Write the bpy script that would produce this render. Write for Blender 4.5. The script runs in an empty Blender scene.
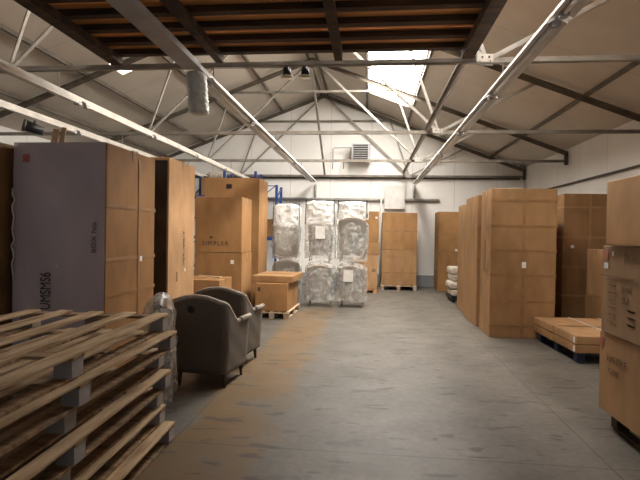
import bpy, bmesh, math, random
from mathutils import Vector, Matrix, noise
random.seed(7)
S = bpy.context.scene
C = S.collection
R = math.radians

# ------------------------------------------------------------------ materials
def new_mat(name):
    m = bpy.data.materials.new(name); m.use_nodes = True
    nt = m.node_tree; b = nt.nodes['Principled BSDF']
    return m, nt, b

def noisy(name, c1, c2, scale=4.0, rough=0.7, bump=0.1, bscale=40.0, metallic=0.0, stretch=(1, 1, 1), spec=0.4, detail=6, lo=0.35, hi=0.65, bdist=0.01):
    m, nt, b = new_mat(name)
    N, L = nt.nodes, nt.links
    tc = N.new('ShaderNodeTexCoord'); mp = N.new('ShaderNodeMapping'); mp.inputs['Scale'].default_value = stretch
    L.new(tc.outputs['Object'], mp.inputs['Vector'])
    n = N.new('ShaderNodeTexNoise'); n.inputs['Scale'].default_value = scale; n.inputs['Detail'].default_value = detail
    L.new(mp.outputs[0], n.inputs['Vector'])
    r = N.new('ShaderNodeValToRGB')
    r.color_ramp.elements[0].position = lo; r.color_ramp.elements[1].position = hi
    r.color_ramp.elements[0].color = (*c1, 1); r.color_ramp.elements[1].color = (*c2, 1)
    L.new(n.outputs['Fac'], r.inputs[0]); L.new(r.outputs[0], b.inputs['Base Color'])
    b.inputs['Roughness'].default_value = rough; b.inputs['Metallic'].default_value = metallic
    b.inputs['Specular IOR Level'].default_value = spec
    if bump:
        n2 = N.new('ShaderNodeTexNoise'); n2.inputs['Scale'].default_value = bscale; n2.inputs['Detail'].default_value = 4
        L.new(mp.outputs[0], n2.inputs['Vector'])
        bp = N.new('ShaderNodeBump'); bp.inputs['Strength'].default_value = bump; bp.inputs['Distance'].default_value = bdist
        L.new(n2.outputs['Fac'], bp.inputs['Height']); L.new(bp.outputs[0], b.inputs['Normal'])
    return m

def film(name, col, alpha, rough=0.25, scale=14.0, tint=(1, 1, 1)):
    """crumpled polythene: part see-through, part milky and glossy"""
    m, nt, b = new_mat(name)
    N, L = nt.nodes, nt.links
    b.inputs['Base Color'].default_value = (*col, 1); b.inputs['Roughness'].default_value = rough
    b.inputs['Specular IOR Level'].default_value = 0.8
    tr = N.new('ShaderNodeBsdfTransparent'); tr.inputs[0].default_value = (*tint, 1)
    mx = N.new('ShaderNodeMixShader')
    tc = N.new('ShaderNodeTexCoord')
    mp = N.new('ShaderNodeMapping'); mp.inputs['Scale'].default_value = (1, 1, .6); L.new(tc.outputs['Object'], mp.inputs['Vector'])
    n = N.new('ShaderNodeTexNoise'); n.inputs['Scale'].default_value = scale; n.inputs['Detail'].default_value = 5; n.inputs['Distortion'].default_value = 1.2
    L.new(mp.outputs[0], n.inputs['Vector'])
    mr = N.new('ShaderNodeMapRange'); mr.inputs[1].default_value = .3; mr.inputs[2].default_value = .7
    mr.inputs[3].default_value = max(0, alpha - .14); mr.inputs[4].default_value = min(1, alpha + .14)
    L.new(n.outputs['Fac'], mr.inputs[0]); L.new(mr.outputs[0], mx.inputs[0])
    L.new(tr.outputs[0], mx.inputs[1]); L.new(b.outputs[0], mx.inputs[2])
    bp = N.new('ShaderNodeBump'); bp.inputs['Strength'].default_value = .6; bp.inputs['Distance'].default_value = .015
    L.new(n.outputs['Fac'], bp.inputs['Height']); L.new(bp.outputs[0], b.inputs['Normal'])
    L.new(mx.outputs[0], N['Material Output'].inputs[0])
    return m

M = {}
CB = (.335, .188, .084)
def card(name, k=1.0, hue=(1, 1, 1)):
    a = tuple(CB[i] * k * hue[i] * .86 for i in range(3)); b = tuple(CB[i] * k * hue[i] * 1.12 for i in range(3))
    m = noisy(name, a, b, scale=2.2, rough=.72, bump=.22, bscale=9, stretch=(1, 1, .6), spec=.3)
    nt = m.node_tree; N, L = nt.nodes, nt.links; bs = N['Principled BSDF']
    src = bs.inputs['Base Color'].links[0].from_socket
    tc = N.new('ShaderNodeTexCoord'); mp = N.new('ShaderNodeMapping'); mp.inputs['Scale'].default_value = (3.5, 3.5, 1.5); L.new(tc.outputs['Object'], mp.inputs[0])
    n = N.new('ShaderNodeTexNoise'); n.inputs['Scale'].default_value = 1.8; n.inputs['Detail'].default_value = 6; L.new(mp.outputs[0], n.inputs['Vector'])
    mr = N.new('ShaderNodeMapRange'); mr.inputs[1].default_value = .3; mr.inputs[2].default_value = .72; mr.inputs[3].default_value = 1.10; mr.inputs[4].default_value = .84
    L.new(n.outputs['Fac'], mr.inputs[0])
    vm = N.new('ShaderNodeVectorMath'); vm.operation = 'SCALE'; L.new(src, vm.inputs[0]); L.new(mr.outputs[0], vm.inputs['Scale'])
    L.new(vm.outputs[0], bs.inputs['Base Color'])
    return m
M['card'] = card('cardboard', 1.0)
M['card_light'] = card('cardboard_light', 1.25, (1, 1.03, 1.12))
M['card_orange'] = card('cardboard_orange', .95, (1.03, .97, .85))
M['card_grey'] = card('cardboard_greyish', 1.12, (.88, .98, 1.2))
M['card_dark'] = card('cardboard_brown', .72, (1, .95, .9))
M['card_brown_shaded'] = card('cardboard_brown_shaded', .80, (1.08, .95, .75))  # browner board, darkened further for the shade on the left side
M['tape'] = noisy('packing_tape', (.24, .13, .05), (.3, .165, .07), 6, .35, .15, 30, spec=.5)
M['tape_dark'] = noisy('kraft_tape', (.24, .125, .05), (.31, .165, .07), 6, .5, .1, 30)
M['ink'] = noisy('printing_ink', (.05, .035, .025), (.09, .06, .04), 60, .8, 0)
M['ink_faint'] = noisy('faded_ink', (.19, .11, .055), (.25, .15, .08), 80, .8, 0)
M['paper'] = noisy('white_paper', (.72, .70, .66), (.8, .78, .74), 12, .8, .05)
M['paper_red'] = noisy('red_label', (.45, .12, .1), (.55, .18, .14), 30, .7, 0)
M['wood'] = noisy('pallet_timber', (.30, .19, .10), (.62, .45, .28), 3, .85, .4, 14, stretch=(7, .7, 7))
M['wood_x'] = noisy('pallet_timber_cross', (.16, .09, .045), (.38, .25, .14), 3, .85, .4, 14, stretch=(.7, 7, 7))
M['wood_pale'] = noisy('pale_timber', (.52, .38, .24), (.66, .52, .36), 4, .8, .2, 20, stretch=(1, 4, 4))
M['block'] = noisy('pallet_block', (.30, .17, .09), (.33, .30, .28), 3, .9, .3, 20)
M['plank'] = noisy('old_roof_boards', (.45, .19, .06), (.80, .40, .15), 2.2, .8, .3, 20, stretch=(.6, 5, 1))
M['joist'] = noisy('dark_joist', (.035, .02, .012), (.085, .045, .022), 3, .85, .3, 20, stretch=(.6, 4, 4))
M['steel'] = noisy('painted_roof_steel', (.17, .15, .125), (.27, .24, .20), 5, .6, .1, 30, spec=.3)
M['steel_brown'] = noisy('brown_painted_steel', (.085, .07, .052), (.14, .118, .09), 5, .6, .1, 30, spec=.3)
M['steel_web'] = noisy('pale_truss_steel', (.30, .275, .24), (.42, .39, .345), 5, .6, .1, 30, spec=.25)
M['steel_pale'] = noisy('cream_painted_steel', (.42, .39, .34), (.54, .50, .44), 5, .5, .1, 30)
M['steel_dark'] = noisy('dark_steel', (.035, .03, .026), (.075, .062, .05), 5, .6, .1, 30)
M['white_metal'] = noisy('white_enamel', (.62, .61, .58), (.72, .71, .68), 5, .6, .03, 30, spec=.2)
M['grey_metal'] = noisy('grey_tray_metal', (.34, .33, .34), (.42, .41, .42), 5, .5, .05, 30)
M['pipe'] = noisy('grey_pipe', (.30, .29, .27), (.40, .39, .36), 8, .5, .05)
M['tube'] = noisy('fluorescent_tube', (.8, .79, .77), (.85, .85, .83), 5, .45, 0)
M['foil'] = noisy('silver_foil', (.55, .56, .52), (.74, .75, .71), 16, .45, .7, 24, metallic=.15, bdist=.02)
M['black'] = noisy('black_plastic', (.012, .012, .013), (.02, .02, .02), 10, .4, .02)
M['blue_steel'] = noisy('blue_painted_steel', (.02, .05, .19), (.03, .08, .28), 10, .45, .02)
M['blue_black'] = noisy('dark_blue_plastic', (.012, .02, .05), (.02, .035, .08), 10, .5, .02)
M['brass'] = noisy('lamp_face', (.5, .42, .28), (.6, .5, .35), 10, .3, 0)
M['weave'] = None
M['wicker_trim'] = noisy('wicker_trim', (.30, .26, .21), (.46, .40, .34), 60, .7, .5, 120)
M['leg_wood'] = noisy('dark_leg_wood', (.03, .02, .015), (.06, .04, .03), 8, .5, .05)
M['leg_pale'] = noisy('pale_leg', (.38, .36, .32), (.46, .44, .40), 8, .5, .05)
M['cushion'] = noisy('seat_fabric', (.16, .14, .13), (.22, .2, .18), 40, .9, .3, 80)
M['film'] = film('milky_polythene', (.78, .77, .73), .34, .4, 9)
M['film_thick'] = film('white_polythene_folds', (.86, .85, .82), .66, .5, 9)
M['stretch'] = film('tinted_film', (.66, .56, .58), .80, .45, 1.2)  # film colour with the cool daylight on the box front mixed in
M['film_clear'] = film('dusty_clear_polythene', (.55, .50, .44), .40, .3, 9)
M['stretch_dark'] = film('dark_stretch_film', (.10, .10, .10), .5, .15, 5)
M['gap_shade'] = noisy('gap_shade_sheet', (.02, .014, .010), (.045, .03, .02), 5, .35, .4, 12)  # near-black colour for the shade between the left boxes
M['white_bag'] = noisy('white_bags', (.50, .43, .35), (.68, .62, .53), 8, .6, .6, 18)

# woven wicker of the armchairs
def weave_mat(name, c1, c2):
    m, nt, b = new_mat(name); N, L = nt.nodes, nt.links
    tc = N.new('ShaderNodeTexCoord')
    w1 = N.new('ShaderNodeTexWave'); w1.bands_direction = 'Z'; w1.inputs['Scale'].default_value = 38; w1.inputs['Distortion'].default_value = 1.5
    w2 = N.new('ShaderNodeTexWave'); w2.bands_direction = 'X'; w2.inputs['Scale'].default_value = 22; w2.inputs['Distortion'].default_value = 1
    for w in (w1, w2): L.new(tc.outputs['Object'], w.inputs['Vector'])
    mu = N.new('ShaderNodeMath'); mu.operation = 'MULTIPLY'; L.new(w1.outputs['Fac'], mu.inputs[0]); L.new(w2.outputs['Fac'], mu.inputs[1])
    r = N.new('ShaderNodeValToRGB'); r.color_ramp.elements[0].color = (*c1, 1); r.color_ramp.elements[1].color = (*c2, 1)
    L.new(mu.outputs[0], r.inputs[0]); L.new(r.outputs[0], b.inputs['Base Color']); b.inputs['Roughness'].default_value = .75
    bp = N.new('ShaderNodeBump'); bp.inputs['Strength'].default_value = .5; bp.inputs['Distance'].default_value = .006
    L.new(mu.outputs[0], bp.inputs['Height']); L.new(bp.outputs[0], b.inputs['Normal'])
    return m
M['weave'] = weave_mat('woven_wicker', (.115, .095, .075), (.185, .16, .13))
M['weave_grey'] = weave_mat('grey_woven_wicker', (.20, .185, .16), (.36, .34, .30))

def wall_mat(name, c1, c2, axis, step, dirt=.5):
    """painted masonry / lining board with upright board joints every step metres"""
    m, nt, b = new_mat(name); N, L = nt.nodes, nt.links
    tc = N.new('ShaderNodeTexCoord'); sp = N.new('ShaderNodeSeparateXYZ'); L.new(tc.outputs['Object'], sp.inputs[0])
    n = N.new('ShaderNodeTexNoise'); n.inputs['Scale'].default_value = .9; n.inputs['Detail'].default_value = 7; L.new(tc.outputs['Object'], n.inputs['Vector'])
    r = N.new('ShaderNodeValToRGB'); r.color_ramp.elements[0].position = .3; r.color_ramp.elements[1].position = .62
    r.color_ramp.elements[0].color = (*c1, 1); r.color_ramp.elements[1].color = (*c2, 1); L.new(n.outputs['Fac'], r.inputs[0])
    md = N.new('ShaderNodeMath'); md.operation = 'PINGPONG'; md.inputs[1].default_value = step / 2; L.new(sp.outputs[axis], md.inputs[0])
    lt = N.new('ShaderNodeMath'); lt.operation = 'LESS_THAN'; lt.inputs[1].default_value = .009; L.new(md.outputs[0], lt.inputs[0])
    ml = N.new('ShaderNodeMath'); ml.operation = 'MULTIPLY'; ml.inputs[1].default_value = .35; L.new(lt.outputs[0], ml.inputs[0])
    mx = N.new('ShaderNodeMix'); mx.data_type = 'RGBA'; L.new(ml.outputs[0], mx.inputs[0]); L.new(r.outputs[0], mx.inputs[6]); mx.inputs[7].default_value = (.22, .19, .16, 1)
    L.new(mx.outputs[2], b.inputs['Base Color']); b.inputs['Roughness'].default_value = .75; b.inputs['Specular IOR Level'].default_value = .25
    n2 = N.new('ShaderNodeTexNoise'); n2.inputs['Scale'].default_value = 22; L.new(tc.outputs['Object'], n2.inputs['Vector'])
    bp = N.new('ShaderNodeBump'); bp.inputs['Strength'].default_value = .1; L.new(n2.outputs['Fac'], bp.inputs['Height']); L.new(bp.outputs[0], b.inputs['Normal'])
    return m
M['wall'] = wall_mat('white_painted_wall', (.78, .76, .72), (.86, .84, .80), 0, 1.22)
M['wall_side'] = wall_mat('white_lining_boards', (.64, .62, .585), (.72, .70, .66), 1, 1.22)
M['roof'] = wall_mat('roof_lining_boards', (.44, .385, .32), (.52, .465, .39), 1, 2.44)
M['band'] = noisy('grey_wall_band', (.24, .25, .26), (.32, .33, .34), 2, .6, .1, 20)

def floor_mat():
    m, nt, b = new_mat('concrete_floor'); N, L = nt.nodes, nt.links
    tc = N.new('ShaderNodeTexCoord'); sp = N.new('ShaderNodeSeparateXYZ'); L.new(tc.outputs['Object'], sp.inputs[0])
    def noi(sc, det=6, dist=0, vec=None):
        n = N.new('ShaderNodeTexNoise'); n.inputs['Scale'].default_value = sc; n.inputs['Detail'].default_value = det; n.inputs['Distortion'].default_value = dist
        L.new(vec or tc.outputs['Object'], n.inputs['Vector']); return n.outputs['Fac']
    def math_(op, a, b_=None, c=None):
        k = N.new('ShaderNodeMath'); k.operation = op
        for i, v in enumerate((a, b_, c)):
            if v is None: continue
            if isinstance(v, (int, float)): k.inputs[i].default_value = v
            else: L.new(v, k.inputs[i])
        return k.outputs[0]
    def ramp(f, p0, p1, c0, c1):
        r = N.new('ShaderNodeValToRGB'); r.color_ramp.elements[0].position = p0; r.color_ramp.elements[1].position = p1
        r.color_ramp.elements[0].color = (*c0, 1); r.color_ramp.elements[1].color = (*c1, 1); L.new(f, r.inputs[0]); return r.outputs[0]
    def mix(f, a, c):
        k = N.new('ShaderNodeMix'); k.data_type = 'RGBA'; L.new(f, k.inputs[0]); L.new(a, k.inputs[6])
        if isinstance(c, tuple): k.inputs[7].default_value = (*c, 1)
        else: L.new(c, k.inputs[7])
        return k.outputs[2]
    def step(v, a, c):
        k = N.new('ShaderNodeMapRange'); k.interpolation_type = 'SMOOTHSTEP'; L.new(v, k.inputs[0]); k.inputs[1].default_value = a; k.inputs[2].default_value = c; return k.outputs[0]
    X, Y = sp.outputs[0], sp.outputs[1]
    base = ramp(noi(1.6, 8), .32, .68, (.090, .078, .063), (.172, .154, .129))
    fine = ramp(noi(18, 6), .3, .7, (.085, .075, .062), (.18, .165, .142))
    k = N.new('ShaderNodeMix'); k.data_type = 'RGBA'; k.inputs[0].default_value = .4; L.new(base, k.inputs[6]); L.new(fine, k.inputs[7]); base = k.outputs[2]
    # worn ochre walkway paint
    wob = math_('MULTIPLY_ADD', noi(2.5, 5), .5, -.25)
    Xw = math_('ADD', X, wob)
    bandm = math_('MULTIPLY', math_('MAXIMUM', step(Xw, -1.46, -1.34), math_('LESS_THAN', Y, 3.36)), math_('SUBTRACT', 1, step(Xw, -.86, -.55)))
    worn = step(noi(1.7, 9, .4), .22, .55)
    fade = math_('SUBTRACT', 1, step(Y, 7.5, 12))
    om = math_('MULTIPLY', math_('MULTIPLY', bandm, worn), math_('MULTIPLY', fade, .85))
    base = mix(om, base, (.175, .10, .032))
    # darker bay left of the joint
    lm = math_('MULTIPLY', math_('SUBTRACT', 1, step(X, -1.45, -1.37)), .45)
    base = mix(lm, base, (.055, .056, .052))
    # scuffs and oil marks
    mp = N.new('ShaderNodeMapping'); mp.inputs['Scale'].default_value = (1.6, 4.5, 1); L.new(tc.outputs['Object'], mp.inputs[0])
    st = step(noi(2.0, 4, .4, mp.outputs[0]), .585, .66)
    base = mix(math_('MULTIPLY', st, .7), base, (.045, .038, .032))
    # slab joints
    def line(v, at, w):
        d = math_('ABSOLUTE', math_('SUBTRACT', v, at)); return math_('LESS_THAN', d, w)
    js = None
    for v, at in ((Y, 3.36), (X, 1.6), (X, -1.38), (Y, 6.9), (Y, 10.4), (Y, 0.0)):
        l = line(v, at, .006); js = l if js is None else math_('MAXIMUM', js, l)
    base = mix(math_('MULTIPLY', js, .75), base, (.05, .045, .04))
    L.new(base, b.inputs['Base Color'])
    rr = N.new('ShaderNodeMapRange'); L.new(noi(3, 6), rr.inputs[0]); rr.inputs[3].default_value = .38; rr.inputs[4].default_value = .68
    L.new(rr.outputs[0], b.inputs['Roughness']); b.inputs['Specular IOR Level'].default_value = .5
    bp = N.new('ShaderNodeBump'); bp.inputs['Strength'].default_value = .15; bp.inputs['Distance'].default_value = .01
    L.new(noi(30, 5), bp.inputs['Height']); L.new(bp.outputs[0], b.inputs['Normal'])
    return m
M['floor'] = floor_mat()

def emis(name, col, s):
    m, nt, b = new_mat(name); b.inputs['Base Color'].default_value = (.8, .8, .8, 1)
    b.inputs['Emission Color'].default_value = (*col, 1); b.inputs['Emission Strength'].default_value = s
    return m
M['sky_pane'] = emis('daylit_rooflight', (1, .95, .88), 29)
M['sky_pane_left'] = emis('daylit_rooflight_shaded', (1, .94, .86), 14)

# ------------------------------------------------------------------ mesh helpers
def obj(name, bm, mat, parent=None, smooth=False):
    me = bpy.data.meshes.new(name); bmesh.ops.recalc_face_normals(bm, faces=bm.faces); bm.to_mesh(me); bm.free()
    for m in (mat if isinstance(mat, (list, tuple)) else [mat]): me.materials.append(m)
    if smooth:
        for p in me.polygons: p.use_smooth = True
    o = bpy.data.objects.new(name, me); C.objects.link(o)
    if parent: o.parent = parent
    return o
def thing(name, label, cat, loc=(0, 0, 0), rz=0, group=None):
    o = bpy.data.objects.new(name, None); o.empty_display_size = .1; C.objects.link(o)
    o.location = loc; o.rotation_euler = (0, 0, rz)
    return tag(o, label, cat, group)
def tag(o, label, cat, group=None):
    o['label'] = label; o['category'] = cat
    if group: o['group'] = group
    return o
def struct(name, bm, mat, smooth=False):
    o = obj(name, bm, mat, None, smooth); o['kind'] = 'structure'; return o
def dup(root, loc, rz, label, group=None):
    r = root.copy(); C.objects.link(r); r.location = loc; r.rotation_euler = (0, 0, rz); r['label'] = label
    if group: r['group'] = group
    for ch in list(root.children):
        c = ch.copy(); C.objects.link(c); c.parent = r
        for g in ch.children:
            d = g.copy(); C.objects.link(d); d.parent = c
    return r

def box(bm, x0, x1, y0, y1, z0, z1, bev=0.0):
    r = bmesh.ops.create_cube(bm, size=1.0, matrix=Matrix.Translation(((x0+x1)/2, (y0+y1)/2, (z0+z1)/2)) @ Matrix.Diagonal((x1-x0, y1-y0, z1-z0, 1)))
    if bev:
        es = list({e for v in r['verts'] for e in v.link_edges})
        bmesh.ops.bevel(bm, geom=es, offset=bev, segments=2, affect='EDGES', profile=.6)
    return bm
def B(*a, **k): return box(bmesh.new(), *a, **k)
def bar(bm, p, q, w, h, bev=0):
    """rectangular bar from p to q, w across, h in its other direction (near world up)"""
    p, q = Vector(p), Vector(q); d = q - p; L = d.length; d.normalize()
    up = Vector((0, 0, 1)) if abs(d.z) < .95 else Vector((0, 1, 0))
    s = d.cross(up).normalized(); u = s.cross(d).normalized()
    mt = Matrix((s, d, u)).transposed().to_4x4(); mt.translation = (p + q) / 2
    bmesh.ops.create_cube(bm, size=1.0, matrix=mt @ Matrix.Diagonal((w, L, h, 1)))
    return bm
def angle_bar(bm, p, q, w, t=.008, flip=1):
    """steel angle: two thin flanges"""
    p, q = Vector(p), Vector(q); d = (q - p).normalized()
    up = Vector((0, 0, 1)) if abs(d.z) < .95 else Vector((1, 0, 0))
    s = d.cross(up).normalized(); u = s.cross(d).normalized()
    bar(bm, p, q, w, t); bar(bm, p + s*flip*(w/2 - t/2) + u*(w/2), q + s*flip*(w/2 - t/2) + u*(w/2), t, w)
    return bm
def cyl(bm, p, q, r, n=12, r2=None):
    p, q = Vector(p), Vector(q); d = q - p
    mt = d.to_track_quat('Z', 'Y').to_matrix().to_4x4(); mt.translation = (p + q) / 2
    bmesh.ops.create_cone(bm, cap_ends=True, segments=n, radius1=r, radius2=r if r2 is None else r2, depth=d.length, matrix=mt)
    return bm

def text_part(name, s, size, mat, parent, loc, rot, depth=.0012, sx=1.0, spacing=1.0):
    cu = bpy.data.curves.new(name, 'FONT'); cu.body = s; cu.size = size; cu.extrude = depth
    cu.align_x = 'LEFT'; cu.align_y = 'BOTTOM'; cu.space_character = spacing
    t = bpy.data.objects.new(name, cu); C.objects.link(t)
    dg = bpy.context.evaluated_depsgraph_get(); dg.update()
    me = bpy.data.meshes.new_from_object(t.evaluated_get(dg)); bpy.data.objects.remove(t)
    me.materials.clear(); me.materials.append(mat)
    o = bpy.data.objects.new(name, me); C.objects.link(o); o.parent = parent
    o.location = loc; o.rotation_euler = rot; o.scale = (sx, 1, 1)
    return o
FRONT = (R(90), 0, 0)                # reads on a face turned to -Y
def face_rot(face, up90=False):
    if face == 'front': return (R(90), 0, 0) if not up90 else (R(90), R(-90), 0)
    if face == 'right': return (R(90), 0, R(90))
    if face == 'left': return (R(90), 0, R(-90))

# ------------------------------------------------------------------ cartons
def carton_body(W, D, H, seed=0, bulge=.002):
    """box with softened edges, slightly bowed faces and small dents"""
    bm = bmesh.new()
    nx, ny, nz = 6, 5, max(3, int(H / .25))
    box(bm, -W/2, W/2, -D/2, D/2, 0, H)
    bmesh.ops.bevel(bm, geom=bm.edges[:], offset=.009, segments=2, affect='EDGES', profile=.5)
    # slice the faces so that they can bow
    for axis, n, a, b in ((0, nx, -W/2, W/2), (1, ny, -D/2, D/2), (2, nz, 0, H)):
        for i in range(1, n):
            co = [0, 0, 0]; co[axis] = a + (b - a) * i / n; no = [0, 0, 0]; no[axis] = 1
            bmesh.ops.bisect_plane(bm, geom=bm.verts[:] + bm.edges[:] + bm.faces[:], plane_co=co, plane_no=no)
    for v in bm.verts:
        x, y, z = v.co
        u, w, t = 2*x/W, 2*y/D, 2*z/H - 1
        k = noise.noise(Vector((x*1.7 + seed*3.1, y*1.7, z*1.3 + seed)))
        if abs(w) > .97: v.co.y += math.copysign(1, w) * (bulge*(1-u*u)*(1-t*t) + .003*k*(1-u*u))
        if abs(u) > .97: v.co.x += math.copysign(1, u) * (bulge*(1-w*w)*(1-t*t) + .003*k*(1-w*w))
        if t > .97: v.co.z += .003*k*(1-u*u) - .004*(1-u*u)*(1-w*w)
    return bm
SEED = [0]
def carton(name, label, x0, x1, y0, y1, z0, z1, mat='card', rz=0, wrap=True, tape='top', bands=None, group=None, cat='cardboard box', vbands=(), tag_at=None):
    SEED[0] += 1
    W, D, H = x1-x0, y1-y0, z1-z0
    t = thing(name, label, cat, ((x0+x1)/2, (y0+y1)/2, z0), rz, group)
    obj('carton_body', carton_body(W, D, H, SEED[0]), M[mat], t)
    e = .006
    if tape in ('top', 'both'):      # sealing tape along the top seam, turned down at the ends
        bm = B(-W/2-e, W/2+e, -.03, .03, H-.003, H+.003)
        box(bm, -W/2-e, -W/2-e+.002, -.03, .03, H-.09, H); box(bm, W/2+e-.002, W/2+e, -.03, .03, H-.09, H)
        obj('sealing_tape', bm, M['tape'], t)
    for k in (bands or ()):          # tape wound right round
        zz = k * H; h = .017
        bm = B(-W/2-e, W/2+e, -D/2-e, -D/2-e+.003, zz-h, zz+h)
        if wrap: box(bm, -W/2-e, W/2+e, D/2+e-.003, D/2+e, zz-h, zz+h)
        yb = D/2+e-.003 if wrap else -D/2+.07
        box(bm, -W/2-e, -W/2-e+.003, -D/2-e+.003, yb, zz-h, zz+h); box(bm, W/2+e-.003, W/2+e, -D/2-e+.003, yb, zz-h, zz+h)
        obj('tape_band', bm, M['tape_dark'], t)
    for k in vbands:
        xx = -W/2 + k*W
        obj('tape_band', B(xx-.022, xx+.022, -D/2-e-.002, -D/2-e, .01, H-.01), M['tape_dark'], t)
    if tag_at:
        for (u, v, w, h, m) in tag_at:
            xx = -W/2 + u*W; zz = v*H
            obj('shipping_label', B(xx-w/2, xx+w/2, -D/2-e-.004, -D/2-e-.002, zz-h/2, zz+h/2), M[m], t)
    t['W'] = W; t['D'] = D; t['H'] = H
    return t
def side_mark(t, side, v, z, w, h, mat, name='printed_mark'):
    """flat mark on a side face: side +1 right / -1 left, v 0 near .. 1 far"""
    W, D = t['W'], t['D']; yy = -D/2 + v*D; x = side*(W/2 + .0065)
    return obj(name, B(min(x, x+side*.002), max(x, x+side*.002), yy-w/2, yy+w/2, z-h/2, z+h/2), M[mat], t)
def front_text(t, s, size, u, z, mat='ink', up=False, spacing=1.0, sx=1.0):
    W, D = t['W'], t['D']
    return text_part('printed_text', s, size, M[mat], t, (-W/2 + u*W, -D/2-.0085, z), face_rot('front', up), sx=sx, spacing=spacing)
def side_text(t, s, size, side, v, z, mat='ink', up=False, sx=1.0):
    W, D = t['W'], t['D']
    rot = (R(90), 0, R(90 if side > 0 else -90))
    if up: rot = (R(90), R(-90), R(90)) if side > 0 else (R(90), R(-90), R(-90))
    e = Matrix.Rotation(R(90 if side > 0 else -90), 4, 'Z') @ Matrix.Rotation(R(90), 4, 'X') @ Matrix.Rotation(R(90) if up else 0, 4, 'Z')
    return text_part('printed_text', s, size, M[mat], t, (side*(W/2+.0085), -D/2 + v*D, z), e.to_euler(), sx=sx)

# ------------------------------------------------------------------ pallets
def pallet(label, W, D, H, loc, rz=0, group=None, boards=5, name='wooden_pallet', mat=None, pale=False, layer=0):
    """D (local Y) is the long way; deck boards run the long way"""
    t = thing(name, label, 'pallet', loc, rz, group)
    mw = M[mat] if mat else (M['wood_pale'] if pale else M['wood']); mx = M[mat] if mat else (M['wood_pale'] if pale else M['wood_x']); mb = M[mat] if mat else M['block']
    b = .015
    bw = W / (boards * 2.5 - 1.5)
    rr = random.Random(layer * 13 + boards)
    for i in range(boards):          # top deck
        x = -W/2 + bw/2 + i * (W - bw) / (boards - 1)
        j = rr.uniform(-.012, .012)
        bm = B(x-bw/2, x+bw/2, -D/2+j, D/2+j, H-b, H, bev=.003)
        obj('deck_board', bm, mw, t)
    n = 3
    for i in range(n):               # cross bearers under the deck
        y = -D/2 + .05 + i * (D - .1) / (n - 1)
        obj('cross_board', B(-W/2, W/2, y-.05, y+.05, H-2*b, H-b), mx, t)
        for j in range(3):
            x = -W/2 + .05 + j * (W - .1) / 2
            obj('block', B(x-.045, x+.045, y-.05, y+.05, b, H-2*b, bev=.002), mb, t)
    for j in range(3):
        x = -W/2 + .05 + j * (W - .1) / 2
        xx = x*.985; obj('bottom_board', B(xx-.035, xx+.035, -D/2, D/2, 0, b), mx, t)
    return t

# ------------------------------------------------------------------ armchair
def chair_outline(n=40, wb=.255, wf=.275, d=.52):
    """plan of the tub: from front left, round the back, to front right"""
    pts = []; r = .05
    seg = [((-wf, d/2), (-wb, -d/2 + r)), None, ((-wb + r, -d/2), (wb - r, -d/2)), None, ((wb, -d/2 + r), (wf, d/2))]
    for i in range(9): a = i/8; pts.append((-wf + (wf-wb)*a, d/2 + (-d + r)*a))
    for i in range(1, 6): a = R(180 + 90*i/6); pts.append((-wb + r + r*math.cos(a), -d/2 + r + r*math.sin(a)))
    for i in range(9): a = i/8; pts.append((-wb + r + (2*wb-2*r)*a, -d/2))
    for i in range(1, 6): a = R(270 + 90*i/6); pts.append((wb - r + r*math.cos(a), -d/2 + r + r*math.sin(a)))
    for i in range(9): a = i/8; pts.append((wb + (wf-wb)*a, -d/2 + r + (d - r)*a))
    return pts
def chair_top(x, y, d=.52):
    """height of the shell's rim over plan point (x,y)"""
    if y <= -d/2 + .02: return .89 - 1.0*abs(x)**2
    t = (y + d/2) / d
    if t < .42: 
        k = (t / .42); k = .75*k + .25*k*k*(3-2*k); return .845 - k*.225
    return .62 - .015*(t-.42)
def shell_bm(th=.032, z0=.135):
    bm = bmesh.new(); pts = chair_outline(); n = len(pts); m = 14
    rows_o, rows_i = [], []
    for i, (x, y) in enumerate(pts):
        p0, p1 = pts[max(0, i-1)], pts[min(n-1, i+1)]
        tx, ty = p1[0]-p0[0], p1[1]-p0[1]; l = math.hypot(tx, ty); nx, ny = ty/l, -tx/l   # outward is to the right of travel... fixed below
        if nx*x + ny*(y-.1) < 0: nx, ny = -nx, -ny
        top = chair_top(x, y); ro, ri = [], []
        for j in range(m+1):
            v = j/m; z = z0 + (top - z0)*v
            lean = .075*max(0, (z-.35))/.5 * max(0, min(1, (-y+.05)/.3))
            fl = .035*(z/.6 if z < .6 else 1)
            ox, oy = x + nx*fl, y + ny*fl - lean
            ro.append(bm.verts.new((ox, oy, z))); ri.append(bm.verts.new((ox - nx*th, oy - ny*th, z)))
        rows_o.append(ro); rows_i.append(ri)
    for i in range(n-1):
        for j in range(m):
            bm.faces.new((rows_o[i][j], rows_o[i+1][j], rows_o[i+1][j+1], rows_o[i][j+1]))
            bm.faces.new((rows_i[i][j+1], rows_i[i+1][j+1], rows_i[i+1][j], rows_i[i][j]))
        bm.faces.new((rows_o[i][m], rows_o[i+1][m], rows_i[i+1][m], rows_i[i][m]))
        bm.faces.new((rows_o[i+1][0], rows_o[i][0], rows_i[i][0], rows_i[i+1][0]))
    for i in (0, n-1):
        for j in range(m): bm.faces.new((rows_o[i][j], rows_o[i][j+1], rows_i[i][j+1], rows_i[i][j]))
    rim = [((a[m].co + b[m].co)/2).copy() for a, b in zip(rows_o, rows_i)]
    return bm, rim
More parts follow.
